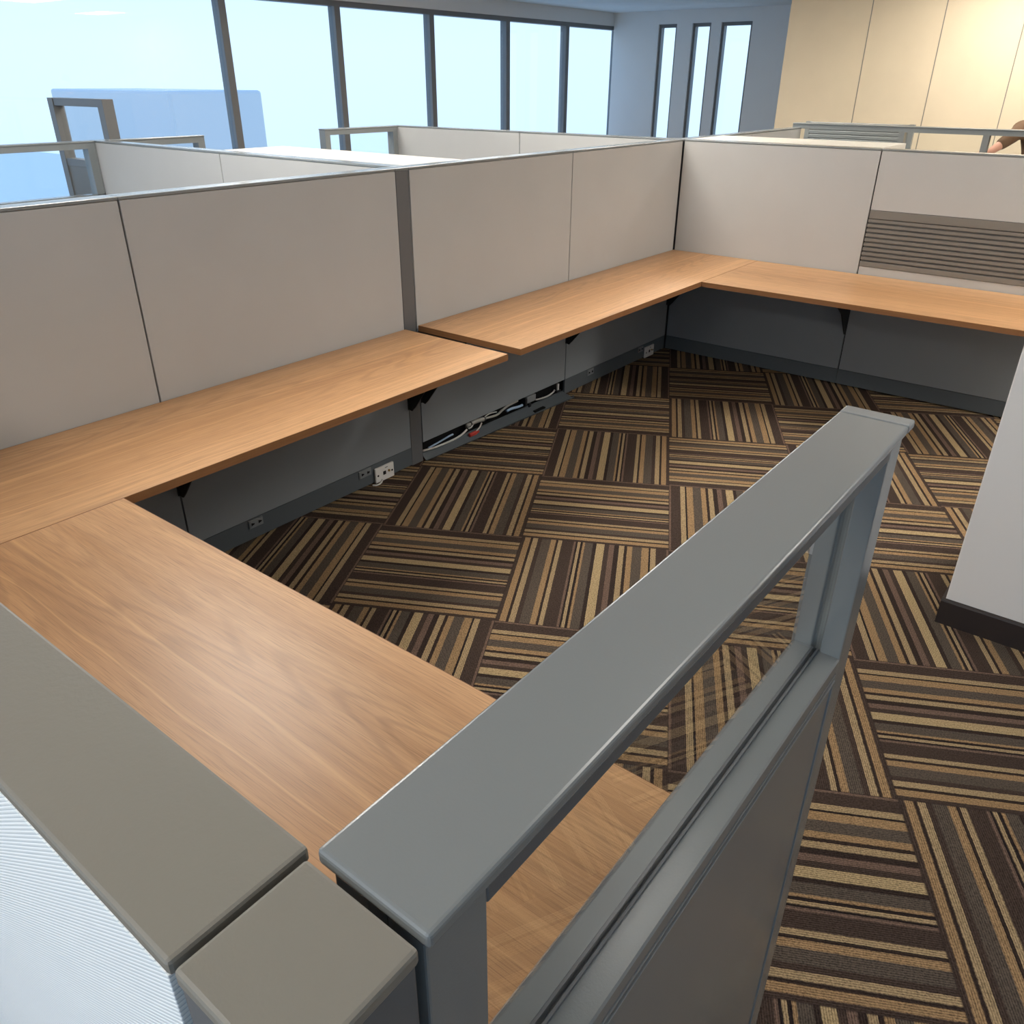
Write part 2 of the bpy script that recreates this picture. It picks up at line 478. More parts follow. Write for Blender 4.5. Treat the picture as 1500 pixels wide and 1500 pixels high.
# ------------------------------------------------------------------ ceiling lights
def ceiling_light(x, y, label, lamp='lamp'):
    r = thing('ceiling_light', label, 'ceiling light', (x, y, ZC), 'recessed troffers in the ceiling')
    f = MB()
    w, h = 0.30, 0.60
    for a, b in (((-w, -h), (-w+0.03, h)), ((w-0.03, -h), (w, h)), ((-w+0.03, -h), (w-0.03, -h+0.03)), ((-w+0.03, h-0.03), (w-0.03, h))):
        f.box((x+a[0], y+a[1], ZC-0.02), (x+b[0], y+b[1], ZC-0.0005))
    part('frame', f, M['plastic_white'], r)
    part('diffuser', MB().box((x-w+0.03, y-h+0.03, ZC-0.012), (x+w-0.03, y+h-0.03, ZC-0.004)), M[lamp], r)
for lx, ly, lab in [(-3.4, 0.62, 'ceiling light above the cubicle behind the long wall'), (-0.9, 0.62, 'ceiling light above the far end of the long wall'),
                    (1.6, 0.62, 'ceiling light beyond the far right wall'), (-1.0, 3.4, 'ceiling light near the back windows'), (2.2, 3.4, 'ceiling light in the far back corner'),
                    (-0.5, -3.4, 'ceiling light behind the white pillar'), (1.7, -3.3, 'ceiling light at the far right'), (3.6, -1.2, 'ceiling light in front of the beige wall'),
                    (-6.7, -1.7, 'ceiling light behind the photographer'), (-3.7, -2.65, 'dimmed added fill light above the glazed screen'),  # dimmed one is an added fill for the near caps and pillar
                    (-0.1, -4.9, 'added fill light far behind the white pillar'), (-5.3, 2.3, 'added fill light above the cubicle beyond the long wall, far left')]:  # both added as fill: right-hand panels, and the cross partition
    ceiling_light(lx, ly, 'recessed white ' + lab, 'fill_lamp_dim' if 'dimmed' in lab else 'lamp')

# ------------------------------------------------------------------ partitions
HT = 1.3986; HD = 0.71; HB = 0.102; TH = 0.08; CAP = 0.010
def along(axis, s0, s1, d0, d1, z0, z1):
    """box given by run interval s, depth interval d (0 = room-side face, positive = behind it)"""
    if axis == 'x': return (s0, d0, z0), (s1, d1, z1)
    return (d0, s0, z0), (d1, s1, z1)
def partition(label, axis, face, s0, s1, group='low cubicle partitions', top=HT, open_base=False, skins=(0.695,), louver=None, cap_mat='trim', back=True, flip=False, skin_mat='skin', cap_over=0.0, back_mat=None):
    """a straight cubicle panel; face = coordinate of its room-side face, body behind it (towards +), flip = body towards -"""
    sg = -1 if flip else 1
    mid = (s0+s1)/2
    loc = (mid, face+sg*TH/2, 0) if axis == 'x' else (face+sg*TH/2, mid, 0)
    r = thing('partition_panel', label, 'partition', loc, group)
    D = lambda d: face+sg*d
    g = 0.0036
    bx = lambda mb, a, b, d0, d1, z0, z1, bev=0.0: mb.box(*along(axis, a, b, D(d0), D(d1), z0, z1), bev)
    fr = MB()
    bx(fr, s0, s1, 0.014, TH-0.014, HB+0.002, top-0.004)
    bx(fr, s0, s1, 0.045 if open_base else 0.014, TH-0.014, 0.008, HB+0.002)
    for a in (s0+0.1, s1-0.1):
        bx(fr, a-0.02, a+0.02, TH/2-0.01, TH/2+0.01, 0.0, 0.008)
    part('frame', fr, M['gap'], r)
    levels = [HB+0.003] + list(skins) + [top-0.001]
    for z0, z1 in zip(levels, levels[1:]):
        if louver and z0 >= louver[0]-1e-6 and z1 <= louver[1]+1e-6:
            lv = MB()
            bx(lv, s0+g, s1-g, 0.0108, 0.0138, z0+0.001, z1-0.001)
            bx(lv, s0+g, s1-g, -0.004, 0.011, z1-0.046, z1-0.001, 0.002)
            n = 9
            step = (z1-0.050-(z0+0.030))/n
            for q in range(n):
                zz = z0+0.030+q*step
                ap, bp_ = (D(-0.004), zz+0.0095), (D(-0.004), zz+step-0.0005)
                lv.prism([ap, bp_, (D(0.011), zz+step-0.0005), (D(0.011), zz+0.005)] if axis == 'y' else [ap, bp_, (D(0.011), zz+step-0.0005), (D(0.011), zz+0.005)],
                         'y' if axis == 'y' else 'x', s0+g, s1-g)
            bx(lv, s0+g, s1-g, -0.004, 0.011, z0+0.001, z0+0.030, 0.002)
            part('slatted_rail', lv, M['louver'], r, 'grey horizontally slatted accessory rail')
        else:
            part('panel_skin', bx2(bx, s0+g, s1-g, 0.0, 0.0138, z0+0.001, z1-0.001, 0.0007), M['lower' if z1 < 0.70 and skin_mat == 'skin' else skin_mat], r)  # tiles below desk height get the copy with shade in its colour
    if back:
        part('panel_skin', bx2(bx, s0+g, s1-g, TH-0.0138, TH, HB+0.004, top-0.002, 0.0015), M[back_mat or skin_mat], r)
    if not open_base:
        part('base_cover', bx2(bx, s0+0.001, s1-0.001, 0.001, 0.0138, 0.010, HB+0.001, 0.001), M['base'], r)
    part('top_cap', bx2(bx, s0+0.0006, s1-0.0006, -cap_over, TH+cap_over, top-0.0008, top+CAP, 0.0025), M[cap_mat], r)
    return r
def bx2(bx, a, b, d0, d1, z0, z1, bev):
    mb = MB()
    bx(mb, a, b, d0, d1, z0, z1, bev)
    return mb
def post(label, x0, x1, y0, y1, top, cap_mat='trim', body='post', cap_z=CAP):
    r = thing('panel_post', label, 'post', ((x0+x1)/2, (y0+y1)/2, 0))
    part('post_cover', MB().box((x0+0.001, y0+0.002, 0.004), (x1-0.001, y1-0.001, top-0.001), 0.002), M[body], r)
    part('top_cap', MB().box((x0, y0, top-0.0008), (x1, y1, top+cap_z), 0.0025), M[cap_mat], r)
    part('glide', MB().box((x0+0.02, y0+0.02, 0), (x1-0.02, y1-0.02, 0.004)), M['black'], r)
    return r

XA1, XP1, XP0, XA2, XL = -1.2826, -2.5552, -2.6357, -3.884, -5.127
YB1 = -1.2582
# long wall behind the two desks
partition('tall pale partition at the back left, behind the left end of the near desk', 'x', 0.0, XL, XA2)
partition('pale partition left of the dark post, behind the near desk', 'x', 0.0, XA2, XP0)
post('dark grey vertical post between the two desks on the long wall', XP0, XP1, -0.0005, TH, HT)
partition('pale partition right of the dark post, open cable channel at its foot', 'x', 0.0, XP1, XA1, open_base=True)
partition('pale partition on the long wall next to the far corner', 'x', 0.0, XA1, -0.004)
post('slim corner post where the two far walls meet', -0.004, TH, -0.002, TH, HT, body='black')
# far wall on the right
partition('pale far partition just right of the inside corner', 'y', 0.0, YB1, -0.006)
partition('pale far partition with grey slatted rail above the desk', 'y', 0.0, -2.52, YB1, skins=(0.695, 0.757, 1.079), louver=(0.757, 1.079))
partition('pale far partition mostly hidden behind the white pillar', 'y', 0.0, -3.78, -2.52)
# near partition with the taupe cap, left foreground
partition('near partition with wide taupe cap and ribbed pale outer face', 'y', -5.205, -2.460, -1.232, top=1.388, cap_mat='trim_brown', skin_mat='ribbed', back_mat='skin')
partition('near partition at the left, behind the taupe capped one', 'y', -5.205, -1.232, 0.078, top=1.388, cap_mat='trim_brown', skin_mat='ribbed', back_mat='skin')
post('low square corner post between taupe cap and glazed screen', -5.205, -5.130, -2.5426, -2.4635, 1.388, 'trim_brown', cap_z=0.010)

# ------------------------------------------------------------------ near glazed screen
gx0, gx1, gy0, gy1 = -5.1241, -4.3051, -2.5426, -2.4633
def glazed_screen():
    ym = (gy0+gy1)/2
    r = thing('glazed_screen', 'grey framed glazed screen in the foreground with a wide flat cap', 'screen', ((gx0+gx1)/2, ym, 0))
    yo, yi = gy0+0.007, gy1-0.007
    zs = 1.085
    part('top_cap', MB().box((gx0, gy0, HT-0.011), (gx1-0.023, gy1, HT), 0.003, 3), M['trim'], r)
    part('cap_end', MB().box((gx1-0.0222, gy0-0.0004, HT-0.011), (gx1+0.004, gy1+0.0004, HT+0.0002), 0.003, 3), M['trim'], r)
    # head rail: two flanges with a glazing groove between
    h = MB()
    h.box((gx0+0.05, yo, HT-0.036), (gx1-0.05, ym-0.005, HT-0.0112), 0.0015)
    h.box((gx0+0.05, ym+0.005, HT-0.036), (gx1-0.05, yi, HT-0.0112), 0.0015)
    h.box((gx0+0.05, ym-0.005, HT-0.026), (gx1-0.05, ym+0.005, HT-0.0112))
    part('head_rail', h, M['post'], r)
    for xa, xb in ((gx1-0.055, gx1-0.006), (gx0+0.004, gx0+0.05)):
        pm = MB()
        pm.box((xa, yo, 0.012), (xb, ym-0.006, HT-0.0112), 0.0015)
        pm.box((xa, ym+0.006, 0.012), (xb, yi, HT-0.0112), 0.0015)
        pm.box((xa+(0.010 if xb > -4.5 else 0), ym-0.006, 0.012), (xb-(0 if xb > -4.5 else 0.010), ym+0.006, HT-0.0112))
        pm.box((xa+0.01, ym-0.02, 0), (xb-0.01, ym+0.02, 0.012))
        part('frame_post', pm, M['trim'], r)
    part('end_trim', MB().box((gx1-0.0055, yo+0.002, 0.012), (gx1-0.0005, yi-0.002, HT-0.0112), 0.0015), M['trim'], r)
    s = MB()
    # sill: inner slope, groove, outer shelf, outer nosing with two ribs
    s.prism([(yi, zs-0.045), (yi, zs-0.006), (yi-0.003, zs-0.001), (ym+0.005, zs), (ym+0.005, zs-0.045)], 'x', gx0+0.05, gx1-0.055)
    s.prism([(ym-0.005, zs-0.045), (ym-0.005, zs-0.004), (yo+0.002, zs-0.004), (yo, zs-0.006), (yo, zs-0.024), (yo+0.003, zs-0.026), (yo+0.003, zs-0.045)], 'x', gx0+0.05, gx1-0.055)
    s.box((gx0+0.05, ym-0.005, zs-0.045), (gx1-0.055, ym+0.005, zs-0.018))
    s.box((gx0+0.05, yo-0.0005, zs-0.033), (gx1-0.055, yo+0.004, zs-0.029), 0.0008)
    s.box((gx0+0.05, yo-0.0015, zs-0.043), (gx1-0.055, yo+0.004, zs-0.038), 0.0008)
    part('sill', s, M['trim'], r)
    part('glass_pane', MB().box((gx0+0.044, ym-0.002, zs-0.012), (gx1-0.048, ym+0.002, HT-0.028)), M['glass'], r, 'clear glass pane')
    for yy in (ym-0.0050, ym+0.0022):
        part('glazing_gasket', MB().box((gx0+0.05, yy, zs-0.010), (gx1-0.055, yy+0.0028, zs-0.0005)), M['post'], r)
    part('frame', MB().box((gx0+0.05, yo+0.012, 0.012), (gx1-0.055, yi-0.012, zs-0.045)), M['gap'], r)
    part('panel_skin', MB().box((gx0+0.052, yo+0.002, HB+0.004), (gx1-0.057, yo+0.0118, zs-0.046), 0.0015), M['trim'], r)
    part('panel_skin', MB().box((gx0+0.052, yi-0.0118, HB+0.004), (gx1-0.057, yi, zs-0.046), 0.0015), M['skin'], r)
    part('base_cover', MB().box((gx0+0.052, yo+0.001, 0.012), (gx1-0.057, yo+0.0118, HB+0.002), 0.001), M['base'], r)
    part('base_cover', MB().box((gx0+0.052, yi-0.0118, 0.012), (gx1-0.057, yi-0.001, HB+0.002), 0.001), M['base'], r)
    return r
glazed_screen()

# ------------------------------------------------------------------ desks
DA, DBD = 0.6194, 0.8144
def desk(label, x0, x1, y0, y1, along_axis, group='wood effect worksurfaces'):
    r = thing('desk', label, 'desk', ((x0+x1)/2, (y0+y1)/2, HD-0.028), group)
    part('worksurface', MB().box((x0+0.0016, y0+0.0016, HD-0.028), (x1-0.0016, y1-0.0016, HD), 0.0012), M['wood_'+along_axis], r)
    e_ = MB()
    t = 0.0015
    e_.box((x0, y0, HD-0.0279), (x1, y0+t, HD-0.0006)).box((x0, y1-t, HD-0.0279), (x1, y1, HD-0.0006))
    e_.box((x0, y0+t, HD-0.0279), (x0+t, y1-t, HD-0.0006)).box((x1-t, y0+t, HD-0.0279), (x1, y1-t, HD-0.0006))
    part('edge_band', e_, M['wood_edge'], r)
    return r
desk('long wood desk on the left, running along the wall to the dark post', -5.122, -2.6344, -DA, -0.002, 'x')
desk('wood desk beyond the dark post, running to the far corner', -2.5464, -0.002, -DA, -0.002, 'x')
desk('wide wood desk in the left foreground behind the taupe cap', -5.122, -4.368, -2.4645, -DA-0.0012, 'y')
desk('wood desk along the far right wall under the slatted rail', -DBD, -0.006, -2.43, -DA-0.0012, 'y')

def bracket(label, axis, s, size=0.33, reach=0.42):
    loc = (s, -0.005, HD-0.03-size) if axis == 'x' else (-0.005, s, HD-0.03-size)
    r = thing('desk_bracket', label, 'bracket', loc, 'black cantilever brackets under the desks')
    top = HD-0.029
    pf = [(-0.001, top), (-0.001, top-size), (-0.022, top-size-0.004), (-0.045, top-size+0.02), (-0.16, top-0.19), (-reach, top-0.05), (-reach, top)]
    mb = MB()
    mb.prism(pf, axis, s-0.003, s+0.003)
    part('web', mb, M['black'], r)
    fl = MB()
    if axis == 'x':
        fl.box((s-0.016, -reach, top-0.004), (s-0.0032, -0.004, top)).box((s+0.0032, -reach, top-0.004), (s+0.016, -0.004, top))
        part('flange', fl, M['black'], r)
        part('wall_hook', MB().box((s-0.010, -0.006, top-size), (s-0.0032, -0.0012, top-0.01)), M['black'], r)
    else:
        fl.box((-reach, s-0.016, top-0.004), (-0.004, s-0.0032, top)).box((-reach, s+0.0032, top-0.004), (-0.004, s+0.016, top))
        part('flange', fl, M['black'], r)
        part('wall_hook', MB().box((-0.006, s+0.0032, top-size), (-0.0012, s+0.010, top-0.01)), M['black'], r)
bracket('black bracket under the near desk, left of the dark post', 'x', XP0-0.001, 0.37, 0.30)
bracket('black bracket just right of the dark post', 'x', XP1+0.012, 0.36, 0.30)
bracket('black bracket under the far desk, midway along', 'x', XA1, 0.345, 0.30)
bracket('black bracket near the left end of the near desk', 'x', XA2, 0.35, 0.30)
bracket('black bracket in the far corner under the desk', 'x', -0.02, 0.35, 0.25)
bracket('black bracket under the far right desk at the panel joint', 'y', YB1, 0.34, 0.40)

# ------------------------------------------------------------------ outlets at the foot of the long wall
def data_plate(label, xa, xb):
    xc = (xa+xb)/2
    r = thing('data_outlet', label, 'wall outlet', (xc, 0.0, 0.006), 'white data outlets on the skirting')
    part('face_plate', MB().box((xa, -0.012, 0.006), (xb, -0.0005, 0.082), 0.0025), M['plastic_white'], r)
    part('jack', MB().box((xc-0.012, -0.0135, 0.036), (xc+0.006, -0.0118, 0.054)), M['black'], r, 'black square data jack')
    part('coax_port', MB().disc_y(xc+0.026, 0.048, -0.0165, -0.0118, 0.006), M['brass'], r, 'small brass threaded port')
    part('label_strip', MB().box((xc+0.002, -0.0126, 0.068), (xc+0.020, -0.0119, 0.072)), M['plastic_grey'], r)
    for xs in (xa+0.016, xb-0.014):
        part('screw', MB().disc_y(xs, 0.042, -0.0134, -0.0118, 0.0055, 6), M['gap'], r)
data_plate('white data outlet plate left of the dark post', -2.900, -2.777)
data_plate('white data outlet plate near the far corner', -0.302, -0.178)
def power_receptacle(label, xa, xb):
    xc = (xa+xb)/2
    r = thing('power_receptacle', label, 'wall outlet', (xc, 0.0, 0.06), 'grey power receptacles on the skirting')
    part('bezel', MB().box((xa, -0.004, 0.062), (xb, 0.0008, 0.100), 0.001), M['plastic_grey'], r)
    part('socket_block', MB().box((xa+0.005, -0.0065, 0.066), (xb-0.005, -0.0038, 0.096), 0.001), M['plastic_grey'], r)
    for cx_ in (xc-0.018, xc+0.018):
        s = MB()
        s.prism([(cx_-0.008, 0.074), (cx_+0.008, 0.079), (cx_+0.008, 0.083), (cx_-0.008, 0.0885)], 'y', -0.0070, -0.0064)
        part('slot', s, M['gap'], r)
power_receptacle('grey power receptacle left of the white outlet plate', -2.995, -2.918)
power_receptacle('grey power receptacle beside the foreground desk corner', -3.616, -3.546)
power_receptacle('grey power receptacle on the skirting under the far desk', -1.031, -0.957)
power_receptacle('grey power receptacle next to the far corner outlet plate', -0.390, -0.320)
tag(MB().tube([(-2.93, -0.018, 0.010), (-2.905, -0.026, 0.006), (-2.875, -0.022, 0.008), (-2.862, -0.014, 0.016)], 0.004).build('cable', M['cable_white'], origin=(-2.9, -0.02, 0.006), smooth=True), 'short white cable loop below the white outlet plate', 'cable')

# ------------------------------------------------------------------ open cable channel
cv = []
for k in range(9):
    t = k/8
    x = -2.553 + t*(1.255)
    yi_, zi_ = 0.018*(1-t)+0.004*t, 0.040*(1-t)+0.030*t
    yo_, zo_ = -0.016*(1-t)-0.078*t, 0.006
    d = Vector((0, yo_-yi_, zo_-zi_)); d.normalize()
    nrm = Vector((0, -d.z, d.y))
    if nrm.z < 0: nrm = -nrm
    pi_, po_ = Vector((x, yi_, zi_)), Vector((x, yo_, zo_))
    lip = 0.010
    cv.append([pi_+nrm*lip, pi_, po_, po_+nrm*lip, po_+nrm*lip-d*0.003, po_+nrm*0.002-d*0.003, pi_+nrm*0.002+d*0.003, pi_+nrm*lip+d*0.003])
rc = thing('raceway_cover', 'grey cable channel cover hanging open at the foot of the wall', 'cover', (-1.9, -0.03, 0.004))
part('tray', MB().loft(cv), M['base'], rc)
part('clip', MB().box((-1.66, -0.056, 0.009), (-1.56, -0.036, 0.021), 0.001), M['gap'], rc, 'black plastic clip')
part('clip', MB().box((-1.305, -0.084, 0.006), (-1.297, -0.074, 0.024), 0.001), M['base'], rc)

def cable(label, pts, rad, mat, cat='cable', name='cable'):
    return tag(MB().tube(pts, rad).build(name, M[mat], origin=pts[0], smooth=True), label, cat, 'cables in the open channel')
cable('white cable running along the left of the open channel', [(-2.553, 0.004, 0.058), (-2.473, 0.000, 0.050), (-2.345, -0.002, 0.046), (-2.26, 0.002, 0.050), (-2.20, 0.012, 0.060)], 0.0055, 'cable_white')
cable('pale blue cable behind the white one on the left', [(-2.50, 0.016, 0.052), (-2.42, 0.014, 0.060), (-2.34, 0.016, 0.066), (-2.30, 0.024, 0.062)], 0.005, 'cable_blue')
cable('pale cable arching up right of the grey conduit', [(-2.049, 0.008, 0.080), (-1.952, 0.004, 0.072), (-1.90, 0.004, 0.086), (-1.846, 0.006, 0.096), (-1.75, 0.010, 0.098)], 0.0065, 'conduit')
cable('thin white cable looping over the conduit', [(-2.052, 0.014, 0.084), (-2.01, 0.012, 0.094), (-1.96, 0.016, 0.088), (-1.93, 0.022, 0.080)], 0.0035, 'cable_white')
cable('short pale blue cable left of the junction block', [(-1.86, 0.004, 0.068), (-1.82, 0.000, 0.072), (-1.76, 0.002, 0.064), (-1.705, 0.010, 0.058)], 0.0075, 'cable_blue')
cable('white cable right of the junction block', [(-1.576, 0.004, 0.056), (-1.52, 0.002, 0.050), (-1.457, 0.002, 0.047), (-1.40, 0.006, 0.052), (-1.372, 0.014, 0.058)], 0.005, 'cable_white')
cable('short white cable tail left of the red connector', [(-2.192, 0.006, 0.066), (-2.176, 0.000, 0.070), (-2.158, 0.004, 0.078)], 0.004, 'cable_white')
cable('short white cable tail above the red connector', [(-2.140, -0.004, 0.036), (-2.11, -0.004, 0.050), (-2.080, 0.006, 0.064)], 0.004, 'cable_white')
cd = thing('conduit', 'thick grey conduit strapped with black ties in the open channel', 'conduit', (-2.12, 0.014, 0.083))
part('tube', MB().tube([(-2.20, 0.016, 0.080), (-2.12, 0.014, 0.084), (-2.045, 0.014, 0.076)], 0.0125), M['conduit'], cd, smooth=True)
for xx in (-2.165, -2.052):
    part('cable_tie', MB().tube([(xx-0.004, 0.0148, 0.0815 if xx < -2.1 else 0.0765), (xx+0.004, 0.0146, 0.0820 if xx < -2.1 else 0.0760)], 0.0140), M['black'], cd, smooth=True)
rd = thing('cable_connector', 'small red connector lying on the open cover', 'connector', (-2.165, -0.012, 0.018))
part('shell', MB().box((-2.205, -0.018, 0.022), (-2.142, 0.000, 0.042), 0.006, 3), M['red'], rd)
part('collar', MB().box((-2.141, -0.014, 0.026), (-2.122, -0.004, 0.038), 0.002), M['red'], rd)
jb = thing('junction_block', 'grey wiring block with black latches in the open channel', 'junction block', (-1.63, 0.02, 0.05))
part('housing', MB().box((-1.665, 0.002, 0.056), (-1.580, 0.040, 0.096), 0.003), M['plastic_grey'], jb)
part('latch', MB().box((-1.690, -0.002, 0.050), (-1.670, 0.030, 0.092), 0.002), M['black'], jb, 'black latch')
part('latch', MB().box((-1.655, -0.006, 0.032), (-1.635, 0.010, 0.055), 0.002), M['black'], jb, 'black latch')
ct = thing('channel_terminal', 'white upright terminal at the right end of the open channel', 'terminal', (-1.343, 0.01, 0.04))
part('stem', MB().box((-1.350, 0.004, 0.052), (-1.336, 0.014, 0.092), 0.002), M['plastic_white'], ct)
part('foot', MB().box((-1.365, 0.000, 0.036), (-1.320, 0.018, 0.0515), 0.002), M['black'], ct, 'black foot')

# ------------------------------------------------------------------ cubicles beyond the long wall
def glazed_partition(label, axis, face, s0, s1, top=HT, sill=1.105, mullions=(), lower='skin', group='glazed cubicle partitions', flip=False):
    sg = -1 if flip else 1
    mid = (s0+s1)/2
    loc = (mid, face+sg*TH/2, 0) if axis == 'x' else (face+sg*TH/2, mid, 0)
    r = thing('glazed_partition', label, 'partition', loc, group)
    D = lambda d: face+sg*d
    bx = lambda mb, a, b, d0, d1, z0, z1, bev=0.0: mb.box(*along(axis, a, b, D(d0), D(d1), z0, z1), bev)
    part('top_cap', bx2(bx, s0, s1, 0.0, TH, top, top+CAP, 0.0025), M['trim'], r)
    f = MB()
    w = 0.05
    bx(f, s0, s1, 0.006, TH-0.006, top-0.034, top-0.0005)
    bx(f, s0, s1, 0.006, TH-0.006, sill-0.045, sill)
    for a in (s0, s1-w): bx(f, a, a+w, 0.006, TH-0.006, 0.0, top-0.034)
    for a in mullions: bx(f, a-0.022, a+0.022, 0.008, TH-0.008, sill, top-0.034)
    part('frame', f, M['trim'], r)
    marks = [s0+w] + [m for a in sorted(mullions) for m in (a-0.022, a+0.022)] + [s1-w]
    for a, b in zip(marks[::2], marks[1::2]):
        part('glass_pane', bx2(bx, a, b, TH/2-0.003, TH/2+0.003, sill, top-0.034, 0), M['glass'], r)
    part('panel_skin', bx2(bx, s0+w, s1-w, 0.012, TH-0.012, 0.10, sill-0.045, 0), M[lower], r)
    part('base_cover', bx2(bx, s0+w, s1-w, 0.014, TH-0.014, 0.008, 0.099, 0), M['base'], r)
    return r
YG = 2.64
XC = -2.585
glazed_partition('glazed partition at the far left of the cubicle beyond the long wall', 'x', YG, -4.6, XC-0.004)
glazed_partition('short glazed partition end beyond the second cross wall', 'x', YG, XC+TH+0.004, -1.83)
glazed_partition('glazed partition standing in front of the far windows', 'x', YG, -0.78, -0.004)
# cross wall between the cubicles
partition('pale cross partition running away behind the long wall, nearer half', 'y', XC, TH+0.002, 1.36)
partition('pale cross partition running away behind the long wall, farther half', 'y', XC, 1.36, YG+TH)
# continuation of the far wall behind the long wall
partition('pale far partition beyond the long wall, nearer half', 'y', 0.0, TH+0.002, 1.36)
partition('pale far partition beyond the long wall, farther half', 'y', 0.0, 1.36, YG+TH)
# continuation of the long wall beyond the far corner
partition('low pale partition running away past the far corner', 'x', 0.0, TH+0.002, 1.1)
partition('low pale partition end beside the glazed far screen', 'x', 0.0, 1.1, 2.1)

def hutch(label, x0, x1, y0, y1, z0, z1, axis_front):
    r = thing('storage_cabinet', label, 'cabinet', ((x0+x1)/2, (y0+y1)/2, z0), 'overhead storage cabinets hung on the partitions')
    b = MB()
    t = 0.018
    b.box((x0, y0, z0), (x1, y1, z0+t)).box((x0, y0, z0+t), (x1, y0+t, z1-t)).box((x0, y1-t, z0+t), (x1, y1, z1-t))
    b.box((x0, y0+t, z0+t), (x0+t, y1-t, z1-t))
    part('body', b, M['hutch'], r)
    part('top_panel', MB().box((x0, y0, z1-t+0.0005), (x1, y1, z1), 0.001), M['hutch'], r)
    ym_ = (y0+y1)/2
    for a, c in ((y0+t+0.001, ym_-0.002), (ym_+0.002, y1-t-0.001)):
        d = part('door', MB().box((x1-0.018, a, z0+t+0.001), (x1, c, z1-t-0.001), 0.001), M['hutch'], r)
        part('handle', MB().box((x1+0.0005, (a+c)/2-0.05, z0+0.04), (x1+0.012, (a+c)/2+0.05, z0+0.05), 0.002), M['trim'], r, parent=d)
hutch('cream topped overhead cabinet hung behind the cross partition', XC+TH+0.001, -2.10, TH+0.004, 1.45, 1.03, HT+CAP-0.001, 'x')
hutch('cream topped overhead cabinet hung behind the far right wall', TH+0.001, 0.60, -1.23, -0.004, 1.03, HT+CAP-0.001, 'x')

# taller glazed screen beyond the cubicles, near the windows
def tall_screen():
    x, ya, yb, zt, zr = -2.18, 3.24, 4.02, 1.62, 1.22
    r = thing('tall_screen', 'taller grey screen near the windows, glass above a solid grey panel', 'screen', (x+0.04, (ya+yb)/2, 0))
    for y_ in (ya, yb-0.075):
        part('post', MB().box((x, y_, 0), (x+0.08, y_+0.075, zt), 0.002), M['mullion'], r)
    part('rail', MB().box((x+0.006, ya+0.075, zr-0.05), (x+0.074, yb-0.075, zr), 0.002), M['mullion'], r)
    part('rail', MB().box((x+0.006, ya+0.075, zt-0.05), (x+0.074, yb-0.075, zt), 0.002), M['mullion'], r)
    part('glass_pane', MB().box((x+0.036, ya+0.075, zr), (x+0.042, yb-0.075, zt-0.05)), M['glass'], r)
    part('panel_skin', MB().box((x+0.010, ya+0.075, 0.012), (x+0.070, yb-0.075, zr-0.05)), M['louver'], r)
tall_screen()

# glazed partition far right with slatted screen and office worker behind
glazed_partition('grey glazed partition at the far right with three panes', 'y', 2.1, -3.0, 0.08, top=1.432, sill=1.05, mullions=(-0.80, -1.40))
lp = thing('slatted_screen', 'blue grey slatted screen behind the first pane at far right', 'screen', (3.0, -0.3, 0))
sl = MB()
for q in range(13):
    sl.box((2.985, -0.62, 0.98+q*0.034), (3.012, 0.25, 0.98+q*0.034+0.029), 0.003)
part('slat_panel', sl, M['trim'], lp)
part('frame', MB().box((2.99, -0.665, 0), (3.03, -0.6205, 1.42), 0.002).box((2.99, 0.2505, 0), (3.03, 0.295, 1.42), 0.002).box((3.0125, -0.62, 0.01), (3.02, 0.25, 1.41)), M['trim'], lp)

